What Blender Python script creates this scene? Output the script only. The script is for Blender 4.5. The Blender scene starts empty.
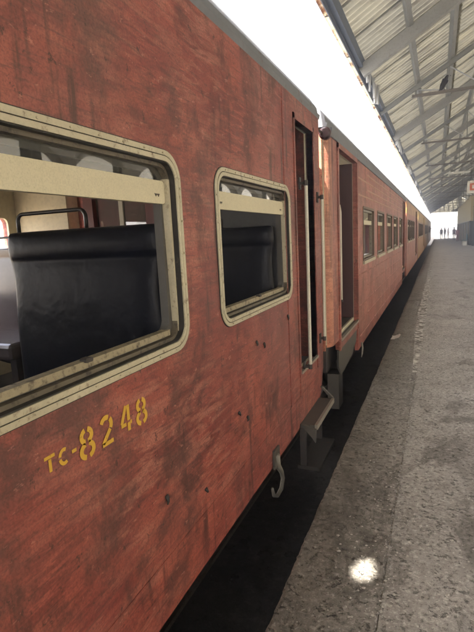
import bpy, bmesh, math, random
from mathutils import Vector, Matrix, noise
from mathutils.geometry import tessellate_polygon
random.seed(7)
R = math.radians
scn = bpy.context.scene
COL = scn.collection

# ------------------------------------------------------------------ camera, sky, sun, exposure
# world frame: x to the right of the train, y along the train, z up, camera at the origin (1.55 m above the platform)
cam_d = bpy.data.cameras.new('camera')
cam_d.sensor_fit = 'VERTICAL'; cam_d.sensor_height = 36; cam_d.lens = 475/632*36
cam_d.clip_start = 0.05; cam_d.clip_end = 6000
cam = bpy.data.objects.new('camera', cam_d); COL.objects.link(cam); scn.camera = cam
f_, vpx, vpy, roll_ = 475., 438-237., -(229-316.), .05
Yc = Vector((vpx, vpy, -f_)).normalized()
b_ = (Yc.z*f_)/(Yc.x*roll_-Yc.y)
Zc = -Vector((roll_*b_, -b_, -f_)).normalized()
Xc = Yc.cross(Zc)
cam.matrix_world = Matrix((Xc, Yc, Zc)).to_4x4()

sund = Vector((-.15, -.53, 1.)).normalized()      # towards the sun: behind the camera, a little to the left, high
SUN_EL = math.asin(sund.z)
w = bpy.data.worlds.new('World'); scn.world = w; w.use_nodes = True
nt = w.node_tree; bg = nt.nodes['Background']
sky = nt.nodes.new('ShaderNodeTexSky'); sky.sky_type = 'NISHITA'; sky.sun_disc = False
sky.sun_elevation = SUN_EL; sky.sun_rotation = math.atan2(sund.x, sund.y)
sky.dust_density = 6.0; sky.air_density = .7; sky.ozone_density = 1.0
nt.links.new(sky.outputs[0], bg.inputs[0]); bg.inputs[1].default_value = 0.15
sl = bpy.data.lights.new('sun', 'SUN'); sl.energy = 5.0; sl.angle = R(.53); sl.color = (1, .93, .82)
so = bpy.data.objects.new('sun', sl); COL.objects.link(so)
so.rotation_euler = sund.to_track_quat('Z', 'Y').to_euler(); so.location = (10, 0, 20)
vs = scn.view_settings
vs.view_transform = 'Standard'; vs.look = 'None'; vs.gamma = 1; vs.use_curve_mapping = False
vs.exposure = 3.35
scn.render.engine = 'CYCLES'
cy = scn.cycles
cy.max_bounces = 7; cy.diffuse_bounces = 5; cy.glossy_bounces = 3; cy.transparent_max_bounces = 12
cy.use_adaptive_sampling = True; cy.adaptive_threshold = .025; cy.use_denoising = True; cy.sample_clamp_indirect = 8
try: cy.denoiser = 'OPENIMAGEDENOISE'
except Exception: pass

PZ = -1.55            # platform surface
GZ = -2.45            # ballast / ground
RZ = -2.28            # rail top

# ------------------------------------------------------------------ materials
class NT:
    def __init__(s, name):
        s.m = bpy.data.materials.new(name); s.m.use_nodes = True
        s.t = s.m.node_tree; s.p = s.t.nodes['Principled BSDF']; s.out = s.t.nodes['Material Output']
        s.tc = s.n('ShaderNodeTexCoord')
    def n(s, t, **k):
        x = s.t.nodes.new(t)
        for a, v in k.items(): setattr(x, a, v)
        return x
    def l(s, a, b): s.t.links.new(a, b)
    def coord(s, scale=(1,1,1), rot=(0,0,0), loc=(0,0,0), src='Object'):
        mp = s.n('ShaderNodeMapping'); mp.inputs['Scale'].default_value = scale
        mp.inputs['Rotation'].default_value = rot; mp.inputs['Location'].default_value = loc
        s.l(s.tc.outputs[src], mp.inputs[0]); return mp.outputs[0]
    def noise(s, scale, detail=6, rough=.6, co=None, dist=0.):
        x = s.n('ShaderNodeTexNoise'); x.inputs['Scale'].default_value = scale
        x.inputs['Detail'].default_value = detail; x.inputs['Roughness'].default_value = rough
        x.inputs['Distortion'].default_value = dist
        s.l(co if co else s.tc.outputs['Object'], x.inputs['Vector']); return x.outputs['Fac']
    def voro(s, scale, co=None, feature='F1', out='Distance'):
        x = s.n('ShaderNodeTexVoronoi', feature=feature); x.inputs['Scale'].default_value = scale
        s.l(co if co else s.tc.outputs['Object'], x.inputs['Vector']); return x.outputs[out]
    def ramp(s, v, a, b):          # linear step from a to b
        x = s.n('ShaderNodeMapRange'); x.inputs['From Min'].default_value = a; x.inputs['From Max'].default_value = b
        s.l(v, x.inputs[0]); return x.outputs[0]
    def math(s, op, a, b=None):
        x = s.n('ShaderNodeMath', operation=op)
        for i, v in enumerate((a, b)):
            if v is None: continue
            if isinstance(v, (int, float)): x.inputs[i].default_value = v
            else: s.l(v, x.inputs[i])
        return x.outputs[0]
    def mix(s, fac, a, b):
        x = s.n('ShaderNodeMix', data_type='RGBA')
        for i, v in ((0, fac), (6, a), (7, b)):
            if isinstance(v, (int, float)): x.inputs[i].default_value = v
            elif isinstance(v, tuple): x.inputs[i].default_value = (*v, 1)
            else: s.l(v, x.inputs[i])
        return x.outputs[2]
    def bump(s, h, strength=.3, dist=.01, prev=None):
        x = s.n('ShaderNodeBump'); x.inputs['Strength'].default_value = strength; x.inputs['Distance'].default_value = dist
        s.l(h, x.inputs['Height'])
        if prev: s.l(prev, x.inputs['Normal'])
        return x.outputs[0]
    def fin(s, col=None, rough=None, normal=None, metal=None, spec=None):
        for nm, v in (('Base Color', col), ('Roughness', rough), ('Normal', normal), ('Metallic', metal), ('Specular IOR Level', spec)):
            if v is None: continue
            if isinstance(v, (int, float)): s.p.inputs[nm].default_value = v
            elif isinstance(v, tuple): s.p.inputs[nm].default_value = (*v, 1)
            else: s.l(v, s.p.inputs[nm])
        return s.m

def worn(name, c1, c2, rough=.6, scale=6, rust=None, rust_t=(.58, .68), bumps=.15, metal=0.):
    k = NT(name)
    c = k.mix(k.noise(scale), c1, c2)
    c = k.mix(k.ramp(k.noise(scale*9, 4), .45, .75), c, tuple(v*.72 for v in c1))
    if rust: c = k.mix(k.ramp(k.noise(scale*3.1, 8, .7), *rust_t), c, rust)
    nb = k.bump(k.noise(scale*8, 6), bumps, .004)
    return k.fin(c, rough, nb, metal)

def paint(name, ca, cb, pale, dark, seed=0., band=None):
    k = NT(name); L = (seed, seed*1.7, seed*.6)
    mul = lambda a, b: k.math('MULTIPLY', a, b)
    base = k.mix(k.ramp(k.noise(1.4, 6, .62, k.coord((1, 1, 1.4), loc=L), .6), .40, .60), ca, cb)
    if band:                                   # golden upper band: sunlight on the far coaches put into the colour
        sx = k.n('ShaderNodeSeparateXYZ'); k.l(k.tc.outputs['Object'], sx.inputs[0])
        base = k.mix(k.ramp(k.math('ADD', sx.outputs[2], mul(k.noise(14, 3), .06)), band[1], band[1]+.015), base, band[0])
    # old repaint patches with ragged edges
    rp = k.ramp(k.noise(2.1, 6, .72, k.coord((1, .8, 1.2), (R(20), 0, 0), (L[0]+3, 1, 6)), .8), .52, .56)
    c = k.mix(mul(rp, .55), base, tuple(a*.62+b*.10 for a, b in zip(ca, dark)))
    # brushed diagonal strokes of paler, rubbed paint
    st = k.noise(2.6, 6, .68, k.coord((1, 1.5, 8), (R(32), 0, 0), L), .5)
    patch = k.ramp(k.noise(1.3, 3, .6, k.coord(loc=(L[0]+9, 3, 1))), .40, .58)
    c = k.mix(mul(k.ramp(st, .47, .59), mul(patch, .68)), c, pale)
    st3 = k.noise(4.5, 5, .7, k.coord((1, 1.4, 11), (R(52), 0, 0), (4, L[0], 2)), .6)
    patch3 = k.ramp(k.noise(1.8, 3, .6, k.coord(loc=(1, L[0]+5, 7))), .46, .6)
    c = k.mix(mul(k.ramp(st3, .50, .60), mul(patch3, .8)), c, tuple(min(1, a*1.25) for a in cb))
    st2 = k.noise(5, 5, .74, k.coord((1, 1.1, 12), (R(-9), 0, 0), L), .3)
    c = k.mix(mul(k.ramp(st2, .53, .62), .55), c, dark)
    # grime clouds and runs
    gr = k.noise(2.7, 7, .75, k.coord((1, 1, .8), loc=(2, L[1], 4)), .4)
    c = k.mix(mul(k.ramp(gr, .50, .62), .75), c, dark)
    run = k.noise(8, 4, .68, k.coord((1, 1.6, .10), loc=L), .2)
    runm = k.ramp(k.noise(1.1, 3, .6, k.coord(loc=(5, L[0], 1))), .47, .55)
    c = k.mix(mul(k.ramp(run, .52, .62), mul(runm, .85)), c, tuple(v*.6 for v in dark))
    # dust film, chips, bare spots
    c = k.mix(mul(k.ramp(k.noise(.8, 3, .6, k.coord(loc=(8, 8, L[0]))), .42, .68), .18), c, (.30, .205, .17))
    ch = k.ramp(k.noise(20, 5, .76, k.coord((1, 1, .7))), .615, .64)
    c = k.mix(mul(ch, .7), c, (.035, .024, .021))
    ch2 = k.ramp(k.noise(34, 4, .68, k.coord((1, .45, 1), (R(25), 0, 0), (3, 1, 8))), .63, .66)
    c = k.mix(mul(ch2, .34), c, tuple(min(1, v*1.3+.06) for v in pale))
    fine = k.noise(110, 2, .7)
    c = k.mix(mul(k.ramp(fine, .42, .68), .45), c, tuple(v*.7 for v in dark))
    ro = k.math('ADD', mul(gr, .35), .34)
    b1 = k.bump(k.noise(1.5, 2, .5, k.coord((1, 1, .7))), .55, .035)
    b3 = k.bump(k.math('ADD', k.noise(30, 5, .75, k.coord((1, .8, 1.6), (R(30), 0, 0))), mul(fine, .5)), .28, .004, b1)
    return k.fin(c, ro, b3, spec=.35)

def glassmat(name, tint=(.93, .94, .9), dirt=.12):
    k = NT(name)
    tr = k.n('ShaderNodeBsdfTransparent'); tr.inputs[0].default_value = (*tint, 1)
    gl = k.n('ShaderNodeBsdfGlossy'); gl.inputs['Roughness'].default_value = .015
    df = k.n('ShaderNodeBsdfDiffuse'); df.inputs[0].default_value = (.35, .33, .28, 1)
    fr = k.n('ShaderNodeFresnel'); fr.inputs[0].default_value = 1.52
    m1 = k.n('ShaderNodeMixShader'); k.l(k.math('MULTIPLY', fr.outputs[0], 2.4), m1.inputs[0]); k.l(tr.outputs[0], m1.inputs[1]); k.l(gl.outputs[0], m1.inputs[2])
    m2 = k.n('ShaderNodeMixShader'); k.l(k.math('MULTIPLY', k.ramp(k.noise(9, 6), .3, .8), dirt), m2.inputs[0]); k.l(m1.outputs[0], m2.inputs[1]); k.l(df.outputs[0], m2.inputs[2])
    k.l(m2.outputs[0], k.out.inputs[0]); return k.m

def plain(name, c, rough=.6, metal=0., n=None, scale=20):
    k = NT(name)
    col = k.mix(k.noise(scale, 5), tuple(v*.8 for v in c), tuple(min(1, v*1.15) for v in c))
    return k.fin(col, rough, k.bump(k.noise(scale*6, 4), .1, .003), metal)

def concrete(name, ca, cb, agg=90, bump=.8):
    k = NT(name); mul = lambda a, b: k.math('MULTIPLY', a, b)
    c = k.mix(k.ramp(k.noise(1.3, 4, .65), .35, .65), ca, cb)
    c = k.mix(mul(k.ramp(k.noise(5, 6, .72, None, .5), .50, .66), .55), c, tuple(v*.55 for v in ca))
    n1 = k.noise(agg*.55, 4, .75)
    c = k.mix(mul(k.ramp(n1, .54, .64), .6), c, tuple(min(1, v*1.6) for v in cb))
    c = k.mix(mul(k.ramp(n1, .45, .37), .8), c, tuple(v*.35 for v in ca))
    pit = k.ramp(k.noise(agg*.36, 4, .68, k.coord((.9, 1.15, 1), (0, 0, R(35)), (3, 1, 0)), .15), .60, .65)
    c = k.mix(mul(pit, .6), c, tuple(v*.16 for v in ca))
    stone = k.ramp(k.noise(agg*.7, 2, .5, k.coord(loc=(9, 4, 0))), .70, .72)
    c = k.mix(mul(stone, .4), c, tuple(min(1, v*2.1) for v in cb))
    stain = k.ramp(k.noise(2.2, 5, .66, k.coord((1, .45, 1), loc=(7, 2, 0)), .6), .56, .66)
    c = k.mix(mul(stain, .55), c, (.060, .052, .044))
    h = k.math('SUBTRACT', n1, mul(pit, 1.2))
    b = k.bump(h, bump, .014)
    return k.fin(c, .85, b, spec=.3)

M = {}
RED_A, RED_B, RED_P, RED_D = (.212, .043, .036), (.322, .081, .057), (.43, .172, .125), (.082, .034, .029)
M['red'] = paint('red_coach_paint', RED_A, RED_B, RED_P, RED_D)
M['red2'] = paint('faded_red_paint', (.31, .078, .056), (.38, .115, .080), (.48, .21, .15), (.15, .054, .042), 4.3)
M['red3'] = paint('red_sungold_paint', (.33, .085, .05), (.38, .12, .07), (.48, .21, .13), (.15, .05, .035), 8.1, ((.50, .30, .05), .62))
M['gold'] = paint('orange_sungold_paint', (.40, .17, .05), (.46, .24, .06), (.55, .34, .13), (.18, .08, .03), 2.2, ((.60, .42, .08), .50))
M['sunend'] = paint('sunlit_end_paint', (.40, .13, .085), (.50, .20, .12), (.55, .28, .18), (.22, .08, .05), 6.)  # paler copy of the red: sunlight on the coach end put into the colour
M['roof'] = worn('roof_grey', (.17, .18, .20), (.10, .11, .12), .7, 3, (.10, .055, .04))
M['cream'] = worn('aged_cream', (.52, .475, .34), (.36, .32, .22), .5, 9, (.14, .095, .06), (.56, .70))
M['sash'] = worn('cream_sash', (.60, .545, .38), (.50, .45, .31), .6, 22, (.22, .15, .08), (.64, .8))
M['dirty'] = worn('dirty_aluminium', (.24, .21, .15), (.13, .11, .085), .5, 12, (.05, .03, .02), (.52, .66))
M['darkal'] = worn('dark_aluminium', (.085, .080, .072), (.05, .048, .045), .5, 12, (.16, .13, .09), (.6, .75))
M['dirtysill'] = worn('dirty_cream_sill', (.36, .31, .20), (.22, .18, .115), .6, 10, (.06, .04, .025), (.50, .66))
M['reveal'] = worn('grimy_reveal', (.15, .125, .085), (.075, .062, .046), .6, 9, (.03, .024, .02), (.50, .64))
M['greyblue'] = worn('grey_blue_panel', (.085, .090, .095), (.06, .064, .070), .5, 3)
M['rubber'] = worn('dirty_rubber', (.028, .025, .021), (.018, .017, .016), .75, 10, (.09, .07, .045), (.60, .74))
M['vinyl'] = NT('navy_vinyl').fin((.0075, .0085, .014), .42)
k = NT('seat_vinyl'); M['vinyl'] = k.fin(k.mix(k.noise(5), (.0036, .0045, .0090), (.0056, .0070, .0135)), k.math('ADD', k.math('MULTIPLY', k.noise(40), .15), .30), k.bump(k.noise(7, 3), .22, .03), spec=.17)
M['brownvinyl'] = plain('grey_vinyl', (.085, .072, .074), .25)
M['tube'] = plain('black_tube', (.012, .010, .011), .35)
M['lining'] = worn('cream_lining', (.55, .50, .36), (.45, .40, .28), .6, 3)
M['beadpale'] = worn('rubbed_bead', (.50, .33, .23), (.36, .16, .10), .6, 7)
M['maroon'] = worn('maroon_post', (.12, .025, .022), (.08, .018, .018), .5, 6)
M['ceil'] = plain('cream_ceiling', (.50, .48, .40), .6)
M['floorin'] = plain('coach_floor', (.05, .045, .04), .8)
M['glass'] = glassmat('window_glass')
M['greyglass'] = glassmat('grey_partition_glass', (.5, .52, .55), .35)
M['rail'] = worn('worn_white_rail', (.62, .58, .48), (.52, .48, .38), .4, 12, (.13, .09, .06), (.62, .75))
M['iron'] = worn('dark_iron', (.045, .036, .032), (.025, .022, .020), .65, 8, (.08, .035, .02))
M['step'] = worn('step_steel', (.095, .086, .073), (.06, .054, .046), .55, 10, (.08, .045, .025), metal=.2)
M['hook'] = worn('grey_hook', (.19, .17, .14), (.12, .11, .09), .55, 10, (.08, .045, .025))
M['stepedge'] = worn('step_edge', (.38, .35, .29), (.26, .235, .19), .4, 12, (.1, .06, .04), metal=.3)
M['navy'] = worn('navy_door', (.030, .036, .050), (.022, .026, .036), .45, 5)
M['brown'] = worn('red_brown_door', (.075, .028, .026), (.05, .022, .022), .55, 5)
M['lampred'] = plain('dark_red_lamp', (.030, .010, .012), .4)
M['concrete'] = concrete('platform_concrete', (.225, .211, .188), (.300, .284, .256), 80, .8)
M['coping'] = concrete('coping_concrete', (.172, .160, .140), (.232, .217, .191), 66, .9)
M['edge'] = worn('rusty_edge', (.070, .045, .034), (.05, .038, .030), .85, 10)
M['mortar'] = concrete('mortar', (.26, .25, .22), (.34, .32, .28), 60, .6)
M['grit'] = plain('grit', (.34, .32, .28), .9, scale=3)
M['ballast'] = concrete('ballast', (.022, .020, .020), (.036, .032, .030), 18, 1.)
M['ground'] = concrete('ground_soil', (.24, .20, .15), (.30, .26, .20), 12, .6)
M['steelrail'] = worn('rail_steel', (.12, .09, .07), (.2, .17, .15), .45, 6, metal=.6)
M['steel'] = worn('grey_steel', (.25, .255, .24), (.175, .18, .172), .6, 4, (.13, .085, .055), (.58, .72))
M['tiebar'] = worn('brown_tie_bar', (.16, .14, .12), (.11, .10, .09), .6, 5, (.10, .06, .04))
M['timber'] = worn('grey_board', (.29, .288, .265), (.21, .21, .20), .7, 4, (.12, .10, .08), (.60, .78))
M['gutter'] = worn('white_gutter', (.60, .56, .46), (.48, .43, .33), .6, 7, (.20, .10, .05), (.52, .62))
M['blueiron'] = worn('blue_grey_iron', (.075, .095, .13), (.05, .06, .085), .6, 6, (.07, .05, .04))
M['valance'] = worn('valance_metal', (.40, .40, .38), (.24, .25, .26), .55, 9, (.11, .07, .05))
M['yellow'] = None
# translucent aged roofing sheets
k = NT('roof_sheet')
c = k.mix(k.ramp(k.noise(1.4, 6, .6), .3, .7), (.235, .218, .158), (.175, .167, .132))
oi = k.n('ShaderNodeObjectInfo')
c = k.mix(k.math('MULTIPLY', oi.outputs['Random'], .95), c, (.175, .170, .140))
c = k.mix(k.math('MULTIPLY', k.ramp(k.noise(4, 6, .75, k.coord((.35, 2.2, .35)), .5), .48, .62), .8), c, (.085, .078, .064))
c = k.mix(k.math('MULTIPLY', k.ramp(k.noise(60, 4), .62, .72), .4), c, (.36, .335, .25))
df = k.n('ShaderNodeBsdfDiffuse'); tl = k.n('ShaderNodeBsdfTranslucent'); mx = k.n('ShaderNodeMixShader'); mx.inputs[0].default_value = .15
k.l(c, df.inputs[0]); k.l(c, tl.inputs[0]); k.l(df.outputs[0], mx.inputs[1]); k.l(tl.outputs[0], mx.inputs[2]); k.l(mx.outputs[0], k.out.inputs[0])
M['sheet'] = k.m
# worn stencil paint: bare where it has flaked
def flaked(name, col, lo, hi, sc):
    k = NT(name)
    k.fin(col, .6)
    tr = k.n('ShaderNodeBsdfTransparent'); mx = k.n('ShaderNodeMixShader')
    k.l(k.ramp(k.noise(sc, 6, .65), lo, hi), mx.inputs[0]); k.l(k.p.outputs[0], mx.inputs[1]); k.l(tr.outputs[0], mx.inputs[2]); k.l(mx.outputs[0], k.out.inputs[0])
    return k.m
M['yellow'] = flaked('yellow_stencil', (.56, .33, .03), .60, .72, 45)
M['linepaint'] = flaked('worn_line_paint', (.44, .42, .37), .38, .62, 11)
M['mortar'] = flaked('crumbled_mortar', (.25, .24, .215), .40, .56, 38)
M['tan'] = worn('tan_plaster', (.47, .40, .22), (.39, .33, .19), .8, 1.5)
M['dado'] = worn('grey_green_dado', (.075, .085, .080), (.055, .065, .065), .6, 2)
M['arcade'] = worn('arcade_plaster', (.13, .12, .095), (.10, .09, .075), .8, 1)
M['backdropwall'] = worn('pale_cream_plaster', (.74, .68, .50), (.66, .60, .44), .8, 1)
M['teal'] = plain('teal_bench', (.04, .12, .12), .5)
M['white'] = plain('white_board', (.72, .70, .62), .5)
M['signred'] = plain('sign_orange', (.65, .16, .06), .5)
M['tubelamp'] = plain('lamp_batten', (.62, .62, .56), .4)
M['crow'] = plain('crow_black', (.012, .012, .015), .5)
M['paper'] = plain('paper', (.75, .74, .70), .8)
M['leaf'] = plain('leaf', (.10, .13, .03), .7)
M['bark'] = plain('bark', (.09, .07, .05), .9)
M['underwall'] = concrete('platform_wall', (.05, .04, .035), (.07, .06, .05), 20, .8)

# ------------------------------------------------------------------ mesh helpers
class MB:
    def __init__(s): s.v = []; s.f = []
    def add(s, vs, fs):
        o = len(s.v); s.v += [tuple(v) for v in vs]; s.f += [tuple(i+o for i in f) for f in fs]; return s
    def box(s, a, b):
        (x0, y0, z0), (x1, y1, z1) = a, b
        return s.add([(x0,y0,z0),(x1,y0,z0),(x1,y1,z0),(x0,y1,z0),(x0,y0,z1),(x1,y0,z1),(x1,y1,z1),(x0,y1,z1)],
                     [(0,3,2,1),(4,5,6,7),(0,1,5,4),(1,2,6,5),(2,3,7,6),(3,0,4,7)])
    def bar(s, p, q, wd, ht, up=(0,0,1)):          # rectangular bar from p to q
        p, q = Vector(p), Vector(q); d = (q-p).normalized(); u = Vector(up); r = d.cross(u).normalized(); u = r.cross(d)
        vs = []
        for c in (p, q):
            for a, b in ((-1,-1),(1,-1),(1,1),(-1,1)): vs.append(c + r*(a*wd/2) + u*(b*ht/2))
        return s.add(vs, [(0,1,2,3),(7,6,5,4),(0,4,5,1),(1,5,6,2),(2,6,7,3),(3,7,4,0)])
    def tube(s, pts, r, n=8):
        pts = [Vector(p) for p in pts]; vs = []; fs = []
        for i, p in enumerate(pts):
            d = (pts[min(i+1, len(pts)-1)] - pts[max(i-1, 0)]).normalized()
            a = d.orthogonal().normalized() if i == 0 else (a - d*a.dot(d)).normalized()
            b = d.cross(a); rr = r[i] if isinstance(r, (list, tuple)) else r
            for j in range(n):
                t = 2*math.pi*j/n; vs.append(p + a*(rr*math.cos(t)) + b*(rr*math.sin(t)))
        for i in range(len(pts)-1):
            for j in range(n): fs.append((i*n+j, i*n+(j+1)%n, (i+1)*n+(j+1)%n, (i+1)*n+j))
        fs += [tuple(range(n-1, -1, -1)), tuple((len(pts)-1)*n+j for j in range(n))]
        return s.add(vs, fs)
    def plate(s, outer, holes, d0, d1, mp):         # extruded polygon with holes; mp(u, v, d) -> xyz
        loops = [list(outer)] + [list(h) for h in holes]
        flat = [p for l in loops for p in l]; n = len(flat)
        tri = tessellate_polygon([[Vector((p[0], p[1], 0)) for p in l] for l in loops])
        vs = [mp(u, v, d1) for u, v in flat] + [mp(u, v, d0) for u, v in flat]; fs = []
        for t in tri:
            a, b, c = (flat[i] for i in t)
            ar = (b[0]-a[0])*(c[1]-a[1]) - (b[1]-a[1])*(c[0]-a[0])
            if abs(ar) < 1e-12: continue
            t = tuple(t) if ar > 0 else tuple(reversed(t))
            fs.append(t); fs.append(tuple(i+n for i in reversed(t)))
        o = 0
        for l in loops:
            for i in range(len(l)): 
                j = (i+1) % len(l); fs.append((o+i, o+j, n+o+j, n+o+i))
            o += len(l)
        return s.add(vs, fs)
    def mesh(s, name, mat, smooth=False):
        me = bpy.data.meshes.new(name); me.from_pydata(s.v, [], s.f); 
        bm = bmesh.new(); bm.from_mesh(me); bmesh.ops.recalc_face_normals(bm, faces=bm.faces); bm.to_mesh(me); bm.free()
        if mat: me.materials.append(M[mat] if isinstance(mat, str) else mat)
        if smooth:
            for p in me.polygons: p.use_smooth = True
        return me
    def obj(s, name, mat, parent=None, smooth=False, bevel=0):
        o = new(name, s.mesh(name, mat, smooth), parent)
        if bevel:
            b = o.modifiers.new('bevel', 'BEVEL'); b.width = bevel; b.segments = 2; b.limit_method = 'ANGLE'
        return o

def worldpos(o):
    m = Matrix.Translation(o.location)
    while o.parent: o = o.parent; m = Matrix.Translation(o.location) @ m if True else m
    return m
BASE = {}
def new(name, data, parent=None, loc=None):
    """mesh vertices are in world metres; a part keeps its thing's offset in the parent inverse. With loc, vertices are local."""
    o = bpy.data.objects.new(name, data); COL.objects.link(o)
    o.location = loc or (0, 0, 0)
    if parent is not None:
        o.parent = parent
        o.matrix_parent_inverse = Matrix.Translation(-BASE.get(parent.name, Vector((0,0,0))))
        BASE[o.name] = Vector(o.location)
    else: BASE[o.name] = Vector(o.location)
    return o
def thing(name, label, cat, loc, group=None):
    o = new(name, None, None, loc); o.empty_display_size = .2
    return tag(o, label, cat, group)
def tag(o, label, cat, group=None):
    o['label'] = label; o['category'] = cat
    if group: o['group'] = group
    return o
def struct(o): o['kind'] = 'structure'; return o
def stuff(o): o['kind'] = 'stuff'; return o

def rrect(w, h, r, cx=0, cy=0, n=8):
    pts = []
    for (sx, sy, a0) in ((1,1,0),(-1,1,90),(-1,-1,180),(1,-1,270)):
        for i in range(n+1):
            a = R(a0 + 90*i/n); pts.append((cx+sx*(w/2-r)+r*math.cos(a), cy+sy*(h/2-r)+r*math.sin(a)))
    return pts
side = lambda X: (lambda u, v, d: (X+d, u, v))      # plate in the side plane: u = y, v = z, depth towards +x

# ------------------------------------------------------------------ setting: ground, platform, track
g = MB().add([(-1500,-1500,GZ),(1500,-1500,GZ),(1500,2500,GZ),(-1500,2500,GZ)], [(0,1,2,3)])
struct(g.obj('ground', 'ground'))
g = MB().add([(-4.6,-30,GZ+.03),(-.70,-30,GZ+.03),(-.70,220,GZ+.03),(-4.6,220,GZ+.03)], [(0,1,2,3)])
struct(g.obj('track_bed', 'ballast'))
for x in (-1.56, -3.24):
    prof = [(-.07,0),(.07,0),(.07,.015),(.012,.03),(.012,.12),(.035,.13),(.035,.165),(-.035,.165),(-.035,.13),(-.012,.12),(-.012,.03),(-.07,.015)]
    m = MB(); m.plate(prof, [], -30, 160, lambda u, v, d, x=x: (x+u, d, RZ-.165+v))
    tag(m.obj('rail', 'steelrail'), 'steel rail under the train, ' + ('nearer the platform edge' if x > -2 else 'on the side away from the platform'), 'rail', 'rails of the track')

# platform slab and the rough coping along its edge
EDGE, GRV = -.62, -.20
m = MB(); m.box((GRV+.004, -16, PZ-.5), (40, 150, PZ)); plat = struct(m.obj('platform', 'concrete'))
m = MB(); m.box((-.60, -16, GZ-.1), (-.50, 150, PZ-.13)); w_ = m.obj('retaining_wall', 'underwall', plat)
def slab(y0, y1, step):
    m = MB(); nx = max(3, int((GRV-EDGE)/step)); ny = max(2, int((y1-y0)/step)); idx = {}
    for j in range(ny+1):
        for i in range(nx+1):
            x = EDGE + (GRV-EDGE)*i/nx; y = y0 + (y1-y0)*j/ny
            e = 0.
            if i <= 1: e = abs(noise.noise((y*3., 1.3, 0)))*.010 + abs(noise.noise((y*13., 5.3, 0)))*.012 + abs(noise.noise((y*37., 2.3, 0)))*.010
            z = PZ + .004*noise.noise((x*6, y*6, 2)) + .0022*noise.noise((x*31, y*31, 7)) + .0015*noise.noise((x*70, y*70, 1))
            if i == 0: z -= .014 + e*.6; x += e*.7
            elif i == 1: z -= e*.5
            if i == nx: z -= .008*max(0, noise.noise((y*5, 9, 0))+.4)
            if j in (0, ny): z -= .012; y += .010*noise.noise((x*12, y0, 3)) + (.006 if j == 0 else -.006)
            m.v.append((x, y, z))
    W = nx+1
    for j in range(ny):
        for i in range(nx): m.f.append((j*W+i, j*W+i+1, (j+1)*W+i+1, (j+1)*W+i))
    o = len(m.v)                                     # front lip
    for j in range(ny+1): x, y, z = m.v[j*W]; m.v.append((x+.012*noise.noise((y*9, 2, 2)), y, PZ-.14))
    for j in range(ny): m.f.append((o+j, j*W, (j+1)*W, o+j+1))
    return m.obj('coping_slab', 'coping', plat, smooth=True)
ys = [-16, -7.1, -1.0, 5.12, 11.2, 17.3, 23.4, 29.5, 41.7, 66, 90, 150]
for a, b in zip(ys, ys[1:]): slab(a, b, .012 if -2 < a < 3 else (.03 if a < 12 else .14))
m = MB(); m.bar((EDGE+.014, -16, PZ-.055), (EDGE+.014, 150, PZ-.055), .014, .07); m.obj('edge_angle', 'edge', plat)
# broken mortar along the joint between coping and slab
m = MB(); L, Rr = [], []
y = -1.; 
while y < 12:
    wd = .006 + .022*max(0, noise.noise((y*3, 4, 1))+.15) + .008*noise.noise((y*17, 4, 1)); c0 = GRV + .012*noise.noise((y*2.2, 8, 0)) + .006*noise.noise((y*15, 8, 0))
    L.append((c0-max(.002, wd), y, PZ+.005)); Rr.append((c0+max(.002, wd), y, PZ+.006)); y += .02
n_ = len(L)
m.add(L+Rr, [(i, n_+i, n_+i+1, i+1) for i in range(n_-1)]); m.obj('mortar_joint', 'mortar', plat)
# repair patch and transverse joints
def strip(y, x0, x1, wd, mat, nm, dz=.004):
    m = MB(); A, B = [], []; n = 60
    for i in range(n+1):
        x = x0+(x1-x0)*i/n; c = y + .02*noise.noise((x*2, y, 0)) + .008*noise.noise((x*14, y, 0)); h = wd*(.5+.35*noise.noise((x*6, y, 5)))
        A.append((x, c-h, PZ+dz)); B.append((x, c+h, PZ+dz))
    m.add(A+B, [(i, i+1, n+2+i, n+1+i) for i in range(n)]); return m.obj(nm, mat, plat)
strip(5.13, EDGE+.03, GRV-.01, .035, 'mortar', 'mortar_joint', .007)
strip(15.8, GRV+.03, 2.6, .10, 'mortar', 'mortar_joint')
strip(27.5, GRV+.03, 2.6, .10, 'mortar', 'mortar_joint')
strip(40., GRV+.03, 2.6, .12, 'mortar', 'mortar_joint')
m = MB(); A, B = [], []; n = 400
for i in range(n+1):
    y = 5.4*(70/5.4)**(i/n); w1_ = .035+.04*noise.noise((y*1.3, 0, 3))+.02*noise.noise((y*6, 0, 3)); g_ = min(1, (y-5.3)/3)
    A.append((GRV-.03-(.05+w1_)*g_, y, PZ+.009)); B.append((GRV+.012+w1_*.5*g_, y, PZ+.009))
m.add(A+B, [(i, n+1+i, n+2+i, i+1) for i in range(n)])
m.obj('painted_line', 'linepaint', plat)
# loose grit on the worn surface
m = MB()
ico = [Vector(v).normalized() for v in ((0,0,1),(.9,0,.3),(.28,.85,.3),(-.72,.53,.3),(-.72,-.53,.3),(.28,-.85,.3))]
for i in range(3600):
    y = .7 + 8*random.random()**1.6; x = random.choice((random.gauss(GRV, .10), random.uniform(EDGE+.02, 1.2)))
    if x < EDGE+.02 or x > 1.3: continue
    r = random.uniform(.0012, .0045) if random.random() < .86 else random.uniform(.005, .010); a = random.random()*6.28; zz = PZ+.001
    vs = [(x+r*(v.x*math.cos(a)-v.y*math.sin(a))*random.uniform(.7,1.4), y+r*(v.x*math.sin(a)+v.y*math.cos(a))*random.uniform(.7,1.4), zz+r*v.z*.7) for v in ico]
    m.add(vs, [(0,1,2),(0,2,3),(0,3,4),(0,4,5),(0,5,1)])
o = m.obj('loose_grit', 'grit'); stuff(o); o['label'] = 'pale loose grit scattered over the platform surface'; o['category'] = 'grit'

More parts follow.
